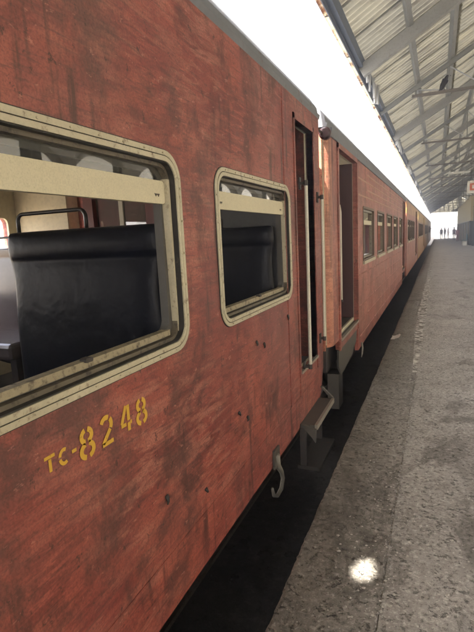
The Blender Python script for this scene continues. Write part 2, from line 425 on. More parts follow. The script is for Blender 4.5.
# ------------------------------------------------------------------ windows
WW, WH, WZ = 1.28, .809, -.047
def ring(w1, h1, r1, w2, h2, r2, d0, d1, mb=None):
    return (mb or MB()).plate(rrect(w1, h1, r1), [list(reversed(rrect(w2, h2, r2)))], d0, d1, side(0))
WM = {}
WM['frame'] = ring(WW, WH, .115, WW-.038, WH-.038, .097, -.004, .008).mesh('window_frame', 'cream')
WM['bead'] = ring(WW-.046, WH-.046, .095, WW-.082, WH-.082, .078, -.02, .009).mesh('window_bead', 'cream')
WM['gasket'] = ring(WW+.009, WH+.009, .12, WW-.010, WH-.010, .11, -.003, .0035, ring(WW-.034, WH-.034, .099, WW-.090, WH-.090, .073, -.02, .0035)).mesh('gasket', 'rubber')
WM['reveal'] = ring(WW-.090, WH-.090, .073, WW-.118, WH-.118, .062, -.065, -.020).mesh('window_reveal', 'reveal')
WM['inner'] = ring(WW-.110, WH-.110, .066, WW-.168, WH-.168, .05, -.082, -.045).mesh('inner_frame', 'darkal')
m = MB()
for i in range(9):
    for s in (-1, 1):
        cy_ = -WW/2+.13 + i*(WW-.26)/8
        m.tube([(.008, cy_, s*(WH/2-.012)), (.013, cy_, s*(WH/2-.012))], .0035, 6)
for i in range(5):
    for s in (-1, 1):
        cz = -WH/2+.14 + i*(WH-.28)/4; m.tube([(.008, s*(WW/2-.012), cz), (.013, s*(WW/2-.012), cz)], .005, 6)
WM['screws'] = m.mesh('screw_row', 'cream')
m = MB(); m.plate(rrect(WW-.150, .090, .016, 0, .247, 3), [], -.052, -.028, side(0)); WM['sash'] = m.mesh('sash_rail', 'sash')
for s in (-1, 1):
    m = MB()
    for q in (0, .018):
        cyy = s*(WW/2-.125)+q*-s; m.plate([(cyy-.007, .237), (cyy+.007, .237), (cyy, .221)] if False else [(cyy-.010, .240), (cyy, .228), (cyy+.010, .240)], [], -.03, -.0262-q*.02, side(0))
    WM['notch%d' % s] = m.mesh('thumb_catch', 'iron')
m = MB(); m.box((-.048, -WW/2+.075, .285), (-.044, WW/2-.075, WH/2-.055)); WM['glass'] = m.mesh('glass_pane', 'glass')
m = MB(); m.plate([(WW/2-.074, .30), (WW/2-.052, .30), (WW/2-.052, -.28), (WW/2-.058, -.33)], [], -.05, -.016, side(0))
WM['guide'] = m.mesh('sash_guide', 'cream'); m = MB(); m.plate([(-WW/2+.052, .30), (-WW/2+.066, .30), (-WW/2+.056, -.33), (-WW/2+.052, -.28)], [], -.05, -.016, side(0)); WM['guide2'] = m.mesh('sash_guide', 'cream')
m = MB(); m.plate([(-WW/2+.10, -WH/2+.066), (WW/2-.10, -WH/2+.066), (WW/2-.10, -WH/2+.090), (-WW/2+.10, -WH/2+.090)], [], -.07, -.034, side(0)); WM['sill'] = m.mesh('window_sill', 'dirtysill')
m = MB(); m.plate(rrect(.035, .014, .005, .02, -WH/2+.092, 3), [], -.05, -.024, side(0)); WM['latch'] = m.mesh('latch', 'iron')
def window_full(coach, y, x=-1.0):
    L = (x, y, WZ)
    p = new('window', WM['frame'], coach, L)
    for nm, key in (('window_bead','bead'),('gasket','gasket'),('window_reveal','reveal'),('inner_frame','inner'),('screw_row','screws'),('sash_rail','sash'),('thumb_catch','notch-1'),('thumb_catch','notch1'),('glass_pane','glass'),('sash_guide','guide'),('sash_guide','guide2'),('window_sill','sill'),('latch','latch')):
        o = new(nm, WM[key], p, L)
        if nm == 'screw_row': stuff(o)
W2 = {}
def small_window_meshes(w, h=.80):
    key = round(w, 2)
    if key in W2: return W2[key]
    d = {}
    d['frame'] = ring(w, h, .05, w-.07, h-.07, .035, -.07, .010).mesh('window_frame', 'maroonframe')
    d['inner'] = ring(w-.08, h-.08, .03, w-.14, h-.14, .02, -.06, -.025).mesh('inner_frame', 'dirty')
    m = MB(); m.box((-.05, -w/2+.06, .14), (-.03, w/2-.06, .205)); d['sash'] = m.mesh('sash_rail', 'sash')
    m = MB(); m.box((-.045, -w/2+.06, .20), (-.041, w/2-.06, h/2-.06)); d['glass'] = m.mesh('glass_pane', 'glass')
    m = MB(); m.box((-.05, -w/2-.02, -h/2-.035), (.03, w/2+.02, -h/2+.012)); d['sill'] = m.mesh('window_sill', 'cream')
    W2[key] = d; return d
M['maroonframe'] = worn('brown_window_frame', (.16, .11, .07), (.09, .055, .04), .6, 9, (.30, .26, .18), (.6, .75))
def window_small(coach, y, w, x=-1.0, z=0.):
    d = small_window_meshes(w); L = (x, y, z)
    p = new('window', d['frame'], coach, L)
    for nm, key in (('inner_frame','inner'),('sash_rail','sash'),('glass_pane','glass'),('window_sill','sill')): new(nm, d[key], p, L)

# ------------------------------------------------------------------ coach shells
XR, XL, XC = -1.0, -3.8, -2.4
ROOF = [(-1.0,1.02),(-.992,1.055),(-1.01,1.06),(-1.02,1.12),(-1.08,1.21),(-1.2,1.31),(-1.5,1.45),(-1.95,1.54),(-2.4,1.57)]
ROOF = ROOF + [(2*XC-x, z) for x, z in reversed(ROOF[:-1])]
def wheel_mesh():
    m = MB(); prof = [(-.07,.02),(-.07,.40),(-.03,.41),(-.025,.46),(-.005,.46),(0,.415),(.06,.41),(.06,.34),(.02,.33),(.02,.12),(.07,.11),(.07,.02)]
    n = 20
    for i in range(n):
        for (a, r) in prof: t = 2*math.pi*i/n; m.v.append((a, r*math.cos(t), r*math.sin(t)))
    k_ = len(prof)
    for i in range(n):
        for j in range(k_-1): m.f.append((i*k_+j, ((i+1)%n)*k_+j, ((i+1)%n)*k_+j+1, i*k_+j+1))
    return m.mesh('wheel', 'iron')
WHEEL = wheel_mesh()
m = MB()
for x in (-.98, .98):
    m.bar((x, -1.45, .02), (x, 1.45, .02), .08, .16)
    for y in (-1.0, 1.0): m.box((x-.09, y-.13, -.18), (x+.09, y+.13, .10)); m.tube([(x, y-.3, -.02), (x, y-.3, .22)], .07, 8); m.tube([(x, y+.3, -.02), (x, y+.3, .22)], .07, 8)
    m.box((x-.07, -.35, -.12), (x+.07, .35, .2))
m.box((-.95, -.2, .0), (.95, .2, .22))
BOGIE = m.mesh('bogie_frame', 'iron')
def bogie(coach, y):
    b = new('bogie', BOGIE, coach, (XC, y, RZ+.47))
    for dy in (-1.0, 1.0):
        for dx in (-.84, .84):
            w_ = new('wheel', WHEEL, b, (XC+dx, y+dy, RZ+.46)); w_.rotation_euler.z = math.pi if dx > 0 else 0

def shell(nm, label, y0, y1, wins, doors, mat, outline, group, win_h=.80, win_z=0., rounded=.04):
    c = thing(nm, label, 'train coach', (XC, (y0+y1)/2, RZ), group)
    holes = [list(reversed(rrect(w-.03, win_h-.03, rounded, y, win_z))) for y, w in wins]
    holes += [[(a, s), (a, t), (b, t), (b, s)] for a, b, s, t in doors]
    m = MB(); m.plate(outline, holes, -.05, 0, side(XR)); m.obj('side_wall', mat, c)
    lin = [(y0+.03, -1.14), (y1-.03, -1.14), (y1-.03, 1.0), (y0+.03, 1.0)]
    m = MB(); m.plate(lin, holes, -.075, -.052, side(XR)); m.obj('wall_lining', 'lining', c)
    # far side, with openings opposite
    far = [list(reversed(rrect(w-.10, win_h-.12, .05, y, win_z))) for y, w in wins] + [[(a, -1.05), (a, .85), (b, .85), (b, -1.05)] for a, b, s, t in doors]
    m = MB(); m.plate([(y0, -1.5), (y1, -1.5), (y1, 1.02), (y0, 1.02)], far, 0, .05, side(XL)); m.obj('side_wall', mat, c)
    m = MB(); m.plate(lin, far, .052, .075, side(XL)); m.obj('wall_lining', 'lining', c)
    m = MB(); n = len(ROOF)
    for y in (y0-.03, y1+.03): m.v += [(x, y, z) for x, z in ROOF]
    for i in range(n-1): m.f.append((i, i+1, n+i+1, n+i))
    m.f += [tuple(range(n)), tuple(range(2*n-1, n-1, -1))]
    m.obj('roof', 'roof', c)
    m = MB(); m.box((XL+.08, y0+.03, 1.0), (XR-.08, y1-.03, 1.015)); m.obj('ceiling', 'ceil', c)
    m = MB(); m.box((XL+.052, y0+.03, -1.20), (XR-.055, y1-.03, -1.145)); m.obj('floor', 'floorin', c)
    m = MB(); m.box((XL+.15, y0+.3, -1.52), (XR-.12, y1-.3, -1.22)); m.obj('underframe', 'iron', c)
    return c
def grab_rail(c, y, z0, z1, x=-.955, r=.016):
    m = MB(); m.tube([(x, y, z0), (x, y, z1)], r, 10); p = m.obj('grab_rail', 'rail', c, smooth=False)
    for z in (z0, z1):
        m = MB(); m.box((-1.0, y-.022, z-.045), (-.988, y+.022, z+.045)); m.bar((-.99, y, z), (x-.004, y, z), .022, .022); m.tube([(x, y, z-.02), (x, y, z+.02)], r*1.25, 8); m.obj('bracket', 'iron', p)
    return p

# --- first coach: right in front of the camera
C1E = 4.41
wc = [-6.0-.01+.0*i for i in range(0)]
w1y = [1.16 - 1.62*i for i in range(0, 8)] 
wins = [(2.78, WW)] + [(y, WW) for y in w1y]
DOOR1 = (3.60, 4.17, -1.10, .86)
sk = -1.275
outl = [(-12.6, sk), (3.40, sk), (3.40, sk-.0), (C1E, sk), (C1E, 1.02), (-12.6, 1.02)]
outl = [(-12.6, sk), (C1E, sk), (C1E, 1.02), (-12.6, 1.02)]
c1 = shell('train_coach', 'weathered red coach in the foreground with cream framed windows and yellow stencilled number', -12.6, C1E, wins, [DOOR1], 'red', outl, 'coaches of the train', WH, WZ, .10)
m = MB(); m.plate([(-12.6, -1.535), (4.24, -1.535), (4.33, -1.46), (C1E, -1.235), (C1E, sk-.006), (-12.6, sk-.006)], [], -.05, -.003, side(XR)); m.obj('skirt_panel', 'red', c1)
for y, _ in wins: window_full(c1, y)
# end wall with gangway opening
def end_wall(c, y, mat, t=.05):
    m = MB(); m.plate([(-3.78, -1.2), (-1.06, -1.2), (-1.06, 1.0), (-1.5, 1.35), (-2.4, 1.5), (-3.3, 1.35), (-3.78, 1.0)], [[(-2.8, -1.1), (-2.8, .9), (-2.0, .9), (-2.0, -1.1)]], 0, t, lambda u, v, d: (u, y+d, v)); m.obj('end_wall', mat, c)
end_wall(c1, C1E-.06, 'red')
# doorway jambs, door leaf folded inside, rails, steps
m = MB(); m.box((-1.06, 3.565, -1.28), (-.992, 3.60, .90)); m.box((-1.06, 4.17, -1.20), (-.992, 4.20, .90)); m.box((-1.06, 3.565, .86), (-.992, 4.20, .90)); m.obj('door_frame', 'red', c1)
m = MB(); m.plate(rrect(.52, 1.94, .02, 3.885, -.12), [list(reversed(rrect(.32, .6, .06, 3.885, .35)))], -.03, 0, side(-1.16)); dl = m.obj('door_leaf', 'navy', c1)
m = MB(); m.box((-1.18, 3.73, .05), (-1.175, 4.04, .65)); m.obj('door_glass', 'greyglass', dl)
grab_rail(c1, 3.70, -1.06, .40, -.945, .0135)
grab_rail(c1, 4.29, -.95, .33, -.955, .0125)
m = MB(); m.box((-1.02, 3.55, -1.535), (-.885, 4.22, -1.505)); st = m.obj('footstep', 'step', c1)
m = MB(); m.box((-.885, 3.55, -1.54), (-.862, 4.22, -1.498)); m.obj('step_nosing', 'stepedge', st)
m = MB(); m.plate([(-.99, -1.50), (-.97, -1.50), (-.87, -1.53), (-.875, -1.64), (-.90, -1.60)], [], 3.52, 3.548, lambda u, v, d: (u, d, v)); m.obj('step_bracket', 'step', st); m = MB(); m.plate([(-.99, -1.40), (-.97, -1.40), (-.87, -1.50), (-.90, -1.50)], [], 4.222, 4.25, lambda u, v, d: (u, d, v)); m.obj('step_bracket', 'step', st)
m = MB(); m.box((-1.05, 3.60, -1.92), (-.86, 4.2, -1.89)); m.bar((-1.0, 3.62, -1.52), (-1.0, 3.62, -1.9), .03, .05, (1,0,0)); m.bar((-1.0, 4.18, -1.52), (-1.0, 4.18, -1.9), .03, .05, (1,0,0)); m.obj('footstep', 'iron', c1)
m = MB(); m.bar((-.994, 3.605, -1.09), (-.994, 4.165, -1.09), .022, .022); m.obj('sill_nosing', 'stepedge', c1)
# hook hanging under the side
hp = [(-.985, a, b) for a, b in ((2.88,-1.46),(2.90,-1.55),(2.97,-1.63),(2.995,-1.69),(2.95,-1.745),(2.86,-1.75),(2.79,-1.71),(2.76,-1.64))]
m = MB(); m.tube(hp, [.022, .021, .017, .015, .014, .013, .012, .009], 8); hk = m.obj('tie_down_hook', 'hook', c1, smooth=True)
m = MB(); m.box((-1.0, 2.84, -1.55), (-.985, 2.95, -1.42)); m.obj('hook_plate', 'step', hk)
# tail lamp disc on a stalk
m = MB(); m.tube([(-1.03, 4.43, .955), (-1.03, 4.66, .95)], .012, 8); tl_ = m.obj('tail_lamp', 'iron', c1)
m = MB(); m.tube([(-1.0, 4.66, .945), (-1.0, 4.675, .945), (-1.0, 4.72, .945), (-1.0, 4.735, .945)], [.040, .058, .058, .045], 20); m.obj('lamp_disc', 'lampred', tl_)
# broken fixings left on the side
for (y, z) in ((1.52, -1.02), (2.30, -.95), (2.42, -1.02), (1.86, -1.17), (2.62, -.62), (2.75, -.66), (3.28, -.57)):
    m = MB(); t2 = random.uniform(-.012, .012); l2 = random.uniform(.012, .03)
    m.tube([(-1.001, y, z+.006), (-.994, y, z), (-.990, y+t2*.4, z-l2*.6), (-.993, y+t2, z-l2)], [.011, .009, .006, .003], 7); m.obj('broken_fixing', 'iron', c1, True)
m = MB(); m.box((-1.0, 3.30, -1.275), (-.9955, 3.308, 1.0)); m.obj('cover_strip', 'red', c1)
# stencilled fleet number: separate strokes with gaps
m = MB()
def stroke(pts, wd):
    L, Q = [], []
    for i, p in enumerate(pts):
        a = Vector(pts[max(0, i-1)]); b = Vector(pts[min(len(pts)-1, i+1)]); d = (b-a).normalized(); nrm = Vector((-d.y, d.x))*wd/2; p = Vector(p)
        L.append(p+nrm); Q.append(p-nrm)
    n = len(pts); m.add([(-.9975, q.x, q.y) for q in L+Q], [(i, i+1, n+i+1, n+i) for i in range(n-1)])
def arc(cx, cy, rx, ry, a0, a1, wd, n=8): stroke([(cx+rx*math.cos(R(a0+(a1-a0)*i/n)), cy+ry*math.sin(R(a0+(a1-a0)*i/n))) for i in range(n+1)], wd)
def eight(cx, cz):
    for s, rx, ry in ((1, .023, .020), (-1, .028, .022)):
        c_ = cz + s*(.024 if s > 0 else .023)
        arc(cx, c_, rx, ry, -74, 74, .0165, 12); arc(cx, c_, rx, ry, 106, 254, .0165, 12)
zc = -.602
def ch_done(nm):
    global m
    m.obj(nm, 'yellow', c1); m = MB()
eight(1.100, zc-.002); ch_done('stencil_digit')
arc(1.196, zc+.018, .026, .026, 155, 60, .017); arc(1.196, zc+.018, .026, .026, 40, -35, .017); stroke([(1.215, zc+.000), (1.174, zc-.041)], .016); stroke([(1.171, zc-.044), (1.227, zc-.044)], .014); ch_done('stencil_digit')
stroke([(1.306, zc+.046), (1.277, zc-.014)], .015); stroke([(1.274, zc-.020), (1.303, zc-.020)], .013); stroke([(1.318, zc+.046), (1.318, zc-.010)], .016); stroke([(1.318, zc-.018), (1.318, zc-.048)], .016); stroke([(1.327, zc-.020), (1.336, zc-.020)], .013); ch_done('stencil_digit')
eight(1.398, zc-.006); ch_done('stencil_digit')
zt = -.600
stroke([(.925, zt+.021), (.965, zt+.021)], .010); stroke([(.945, zt+.014), (.945, zt-.024)], .011); ch_done('stencil_letter')
arc(1.000, zt-.002, .017, .021, 60, 170, .011); arc(1.000, zt-.002, .017, .021, 190, 305, .011); ch_done('stencil_letter')
stroke([(1.032, zt-.003), (1.052, zt-.003)], .011)
ch_done('stencil_letter')
# interior: seats, bulkhead, handle
m = MB(); m.plate([(-3.72, -1.14), (-3.10, -1.14), (-3.10, .98), (-3.72, .98)], [], 0, .03, lambda u, v, d: (u, 3.47+d, v)); blk = m.obj('bulkhead', 'lining', c1)
m = MB(); m.box((-2.15, 3.47, -1.14), (-1.08, 3.50, .98)); m.obj('bulkhead_panel', 'greyblue', blk)
for x0, x1 in ((-2.88, -2.78), (-2.24, -2.16)):
    m = MB(); m.box((x0, 3.43, -1.14), (x1, 3.51, .98)); m.obj('door_post', 'maroon', blk)
m = MB(); m.box((-2.78, 3.46, .62), (-2.24, 3.50, .98)); m.obj('door_header', 'maroon', blk)
m = MB(); m.box((-2.78, 3.48, -1.1), (-2.24, 3.486, .6)); m.obj('door_pane', 'greyglass', blk)
m = MB(); m.box((-2.53, 3.465, -1.1), (-2.49, 3.50, .6)); m.obj('door_mullion', 'ceil', blk)
def seat(c, y, x0, x1, mat='vinyl', top=.075, handle=True):
    # back panel: two rolls, side edge waisted
    def prof(u):      # profile in z with thickness
        return u
    zs = [-1.0, -.75, -.55, -.35, -.22, -.12, -.075, -.055, -.04, -.02, .02, top-.02, top-.004, top]
    th = [.05, .055, .058, .060, .058, .050, .045, .040, .050, .056, .058, .050, .036, .012]
    ins = [0, 0, .0, .006, .020, .018, .008, .004, 0, 0, 0, .004, .012, .03]
    m = MB(); n = len(zs); ring_ = []
    for z, t, i_ in zip(zs, th, ins):
        a, b = x0+i_, x1-i_
        ring_.append([(a, y, z), (a+.015, y-t, z), ((a+b)/2, y-t-.006, z), (b-.015, y-t, z), (b, y, z), (b-.015, y+t, z), ((a+b)/2, y+t+.004, z), (a+.015, y+t, z)])
    for r_ in ring_: m.v += r_
    for i in range(n-1):
        for j in range(8): m.f.append((i*8+j, i*8+(j+1)%8, (i+1)*8+(j+1)%8, (i+1)*8+j))
    m.f += [tuple(range(8)), tuple((n-1)*8+j for j in range(8))]
    s = m.obj('seat', mat, c, smooth=True); sb = s.modifiers.new('subdivision', 'SUBSURF'); sb.levels = 1; sb.render_levels = 2
    m = MB(); m.box((x0+.02, y-.55, -.78), (x1-.02, y-.05, -.66)); m.obj('cushion', mat, s, bevel=.03)
    m = MB(); m.box((x0+.1, y-.45, -1.145), (x0+.16, y-.1, -.78)); m.obj('seat_leg', 'iron', s); m = MB(); m.box((x1-.16, y-.45, -1.145), (x1-.1, y-.1, -.78)); m.obj('seat_leg', 'iron', s)
    if handle:
        hx0, hx1, hz = x0+.075, x0+.49, top+.085; rr = .035; pts = [(hx0, y, top-.03), (hx0, y, hz-rr)]
        for i in range(1, 6): a = R(180-18*i); pts.append((hx0+rr+rr*math.cos(a), y, hz-rr+rr*math.sin(a)))
        for i in range(0, 6): a = R(90-18*i); pts.append((hx1-rr+rr*math.cos(a), y, hz-rr+rr*math.sin(a)))
        pts += [(hx1, y, top-.03)]
        m = MB(); m.tube(pts, .0095, 8); m.obj('grab_handle', 'tube', s, smooth=True)
for y in (-.2, 1.78, 3.28): seat(c1, y, -1.975, -1.078, top=.085)
for y in (-.5, 1.35, 2.95): seat(c1, y, -3.70, -2.75, 'brownvinyl', .02)
for y in (-5.0, 1.2): bogie(c1, y-.6)

# --- second coach
ST2 = 4.78
w2 = [(7.77, 1.29), (9.50, 1.18), (11.28, 1.28), (12.95, 1.30), (14.75, 1.05)]
doors2 = [(5.30, 6.57, -1.20, .90), (15.62, 16.75, -1.20, .90)]
outl = [(4.95, -1.17), (5.22, -1.17), (5.28, -1.30), (6.60, -1.30), (6.62, -1.62), (15.58, -1.62), (15.60, -1.30), (16.80, -1.30), (16.82, -1.17), (17.05, -1.17), (17.05, 1.02), (4.95, 1.02)]
c2 = shell('train_coach', 'faded red coach coupled behind the foreground coach, with an open doorway at its near end', ST2, 17.2, w2, doors2, 'red2', outl, 'coaches of the train', .80, -.02, .04)
for y, w_ in w2: window_small(c2, y, w_, z=-.02)
def corner(c, y, sgn, mat, zb=-1.17):
    m = MB(); n = 10; P = []
    for i in range(n+1):
        a = R(90*i/n); P.append((-1.17+.17*math.sin(a), y+sgn*(.17-.17*math.cos(a)) if False else y - sgn*.17 + sgn*.17*(1-math.cos(a)) + 0))
    for (x, yy) in P: m.v += [(x, yy, zb), (x, yy, 1.02)]
    for i in range(n): m.f.append((2*i, 2*i+2, 2*i+3, 2*i+1))
    m.obj('corner_panel', mat, c, smooth=True)
corner(c2, 4.95, 1, 'sunend'); corner(c2, 17.05, -1, 'red2')
end_wall(c2, ST2, 'sunend')
# doorways: brown vestibule recess, jambs, steps, rails
def vestibule(c, a, b, zb, mat='brown'):
    m = MB(); m.box((-1.40, b-.012, zb), (-1.055, b+.02, .90)); m.obj('door_jamb', mat, c); m = MB(); m.box((-1.40, a-.02, zb), (-1.055, a+.012, .90)); m.obj('door_jamb', mat, c)
    m = MB(); m.plate(rrect(b-a-.04, 2.05, .02, (a+b)/2, -.14), [list(reversed(rrect((b-a)*.6, .55, .05, (a+b)/2, .45)))], -.03, 0, side(-1.40)); d = m.obj('door_leaf', mat, c)
    m = MB(); m.box((-1.42, a+.2, .15), (-1.415, b-.2, .75)); m.obj('door_glass', 'greyglass', d)
    m = MB(); m.box((-1.39, a+.015, zb-.03), (-.99, b-.015, zb)); m.obj('door_sill', 'step', c)
vestibule(c2, 5.30, 6.57, -1.19); vestibule(c2, 15.62, 16.75, -1.19)
m = MB(); m.box((-1.004, 5.24, -1.3), (-.985, 5.30, .95)); m.box((-1.004, 6.57, -1.3), (-.985, 6.63, .95)); m.box((-1.004, 5.24, .90), (-.985, 6.63, .96)); m.obj('door_frame', 'red2', c2)
m = MB(); m.tube([(-1.09, 5.86, -.80), (-1.09, 5.86, .26), (-1.10, 5.88, .33), (-1.2, 5.9, .34)], .020, 8); gr_ = m.obj('grab_rail', 'rail', c2)
m = MB(); m.box((-1.2, 5.84, -.83), (-1.07, 5.88, -.80)); m.obj('bracket', 'iron', gr_)
m = MB(); m.bar((-.992, 5.31, -1.185), (-.992, 6.56, -1.185), .03, .028); m.obj('sill_nosing', 'stepedge', c2)
m = MB(); m.plate([(5.26, -1.305), (6.58, -1.305), (6.50, -1.46), (6.2, -1.56), (5.60, -1.62), (5.40, -1.62), (5.26, -1.50)], [], -.02, 0, side(-1.012)); m.obj('step_valance', 'step', c2)
m = MB(); m.box((-1.16, 5.32, -2.02), (-1.03, 5.56, -1.60)); m.obj('step_riser', 'step', c2)
m = MB(); m.tube([(-.99, 6.86, -1.56), (-.975, 6.86, -1.64), (-.98, 6.84, -1.73), (-.985, 6.80, -1.76)], [.016, .014, .012, .008], 6); m.obj('tie_down_hook', 'stepedge', c2)
# pressed beads along the side, broken between the windows
m = MB(); MBd = {}
def beads(c, y0, y1, mat, rows, pitch=1.72, off=0.):
    for r_, z in enumerate(rows):
        y = y0 + (off if r_ % 2 else 0)
        while y < y1-.2:
            e = min(y+pitch-.10, y1)
            key = round(e-y, 2), mat
            if key not in MBd:
                L = e-y; q = MB(); q.add([(0,0,-.012),(.006,.02,-.003),(.006,.02,.003),(0,0,.012),(0,L,-.012),(.006,L-.02,-.003),(.006,L-.02,.003),(0,L,.012)], [(0,4,5,1),(1,5,6,2),(2,6,7,3),(0,1,2,3),(4,7,6,5)]); MBd[key] = q.mesh('pressed_bead', mat)
            new('pressed_bead', MBd[key], c, (-1.0, y, z)); y += pitch
beads(c2, 6.75, 15.5, 'beadpale', (.52, .63, .74, .85), 1.72, .86)
beads(c2, 6.75, 15.5, 'red2', (-.58, -.80, -1.02, -1.24, -1.46), 1.72, .86)
bogie(c2, 8.0); bogie(c2, 14.2)
m = MB(); m.box((-1.02, 4.93, .955), (-.984, 17.07, 1.045)); m.obj('cantrail', 'roof', c2)
m = MB(); m.box((-2.9, 4.42, -1.1), (-1.9, 4.78, .95)); m.obj('gangway_bellows', 'rubber', c2)
m = MB(); m.bar((-2.4, 4.2, -1.45), (-2.4, 5.0, -1.45), .15, .2); m.obj('coupler', 'iron', c2)

# --- coaches farther along
def far_coach(label, y0, y1, wins, doors, mat):
    lo = [(y0, -1.17)]
    outl = [(y0, -1.58), (y1, -1.58), (y1, 1.02), (y0, 1.02)]
    c = shell('train_coach', label, y0, y1, wins, doors, mat, outl, 'coaches of the train', .80, .0, .04)
    for y, w_ in wins: window_small(c, y, w_)
    for a, b, s, t in doors: vestibule(c, a, b, s)
    end_wall(c, y0, mat); end_wall(c, y1-.06, mat)
    bogie(c, y0+2.4); bogie(c, y1-2.4)
    return c
c3 = far_coach('third coach, faded red with a painted band of gold sunlight and four windows in one row', 17.62, 27.6, [(18.85, 1.2), (20.25, 1.2), (21.65, 1.2), (23.05, 1.2)], [(24.9, 26.6, -1.2, .9)], 'red3')
c4 = far_coach('fourth coach, orange and gold, partway down the platform', 28.0, 41.6, [(29.4+1.45*i, 1.2) for i in range(6)], [(38.8, 40.2, -1.2, .9)], 'gold')
c5 = far_coach('fifth coach, orange and gold, small in the distance', 42.0, 58.6, [(43.6+1.5*i, 1.2) for i in range(8)], [(56.0, 57.4, -1.2, .9)], 'gold')
c6 = far_coach('last coach at the far end, beside the leaning passenger', 59.0, 79.5, [(60.6+1.5*i, 1.2) for i in range(10)], [(76.4, 77.8, -1.2, .9)], 'gold')

# ------------------------------------------------------------------ platform canopy
EX, EZ, RX = -1.08, 2.60, 2.90           # eave foot, ridge
SL = math.tan(R(30))
def zr(x): return EZ + SL*(x-EX) if x <= RX else EZ + SL*(2*RX-EX-x)
CY0, CY1 = -13.5, 83.5
can = thing('platform_canopy', 'pitched station canopy of corrugated sheets on steel trusses over the platform', 'canopy', (2.5, 30, PZ))
# corrugated sheets: three rows up the visible slope
PW, NW = .98, 7
slope_len = (RX-EX)/math.cos(R(30))
def sheet_mesh(x0, x1, fine=None, wy=PW+.06):
    m = MB(); nseg = NW*8 if not fine else NW*8*2; nx = 4 if not fine else 70
    nrm = Vector((-math.sin(R(30)), 0, math.cos(R(30))))
    for i in range(nx+1):
        x = x0+(x1-x0)*i/nx
        for j in range(nseg+1):
            y = wy*j/nseg; h = .022*math.cos(2*math.pi*NW*j/nseg) + .03
            m.v.append(Vector((x, y, EZ+SL*(x-EX))) + nrm*h)
    for i in range(nx):
        for j in range(nseg):
            q = (i*(nseg+1)+j, i*(nseg+1)+j+1, (i+1)*(nseg+1)+j+1, (i+1)*(nseg+1)+j)
            if fine:
                cx = sum(m.v[a].x for a in q)/4; cyy = sum(m.v[a].y for a in q)/4
                du, dv = (cx-fine[0]), (cyy-fine[1])
                a_ = math.atan2(dv, du); rr = .058*(1+.16*math.cos(2*a_+.6)+.10*math.cos(3*a_))
                if math.hypot(du*1.55, dv*.62) < rr: continue
            m.f.append(q)
    return m.mesh('roof_sheet', 'sheet', True)
rows = [(EX-.10, .30), (.24, 1.62), (1.56, RX)]
RM = [sheet_mesh(a, b) for a, b in rows]
# where the sun spot on the platform comes through
S = Vector((-.290, 2.028, PZ)); t_ = (EZ+SL*(S.x-EX)+.035/math.cos(R(30)) - S.z)/(sund.z - SL*sund.x); HP = S + sund*t_
ny = int((CY1-CY0)/PW)
cnt = 0
for j in range(ny):
    y = CY0 + PW*j
    if y < -10: continue
    for r_, me in enumerate(RM):
        if y+.03 <= HP.y < y+PW+.03 and rows[r_][0] < HP.x < rows[r_][1]-.02:
            me = sheet_mesh(*rows[r_], fine=(HP.x, HP.y-y))
        o = new('roof_sheet', me, can, (0, y, .0015*(j % 2) + .006*(2-r_) )); cnt += 1
m = MB()                                             # the slope away from the train
for j in range(int((CY1-CY0)/PW)):
    y = CY0+PW*j; m.add([(RX, y, zr(RX)+.05), (2*RX-EX, y, EZ+.05), (2*RX-EX, y+PW-.02, EZ+.05), (RX, y+PW-.02, zr(RX)+.05)], [(0,1,2,3)])
stuff(m.obj('roof_sheets', 'sheet', can))
m = MB(); m.bar((RX, CY0, zr(RX)+.09), (RX, CY1, zr(RX)+.09), .5, .03); m.obj('ridge_cap', 'steel', can)
# purlins: channel sections
for x in (-.45, .15, .75, 1.35, 1.95, 2.55):
    z = zr(x)-.012; m = MB(); d = Vector((math.cos(R(30)), 0, math.sin(R(30)))); nn = Vector((-math.sin(R(30)), 0, math.cos(R(30))))
    P0 = Vector((x, 0, z)); prof = [(-.035,0),(.035,0),(.035,-.012),(-.023,-.012),(-.023,-.098),(.035,-.098),(.035,-.11),(-.035,-.11)]
    m.plate(prof, [], CY0, CY1, lambda u, v, dd, P0=P0, d=d, nn=nn: tuple(P0+d*u+nn*v+Vector((0, dd, 0)))); m.obj('purlin', 'steel', can)
for x in (3.3, 4.2, 5.1, 6.0, 6.8): m = MB(); m.bar((x, CY0, zr(x)-.02), (x, CY1, zr(x)-.02), .06, .1); m.obj('purlin', 'steel', can)
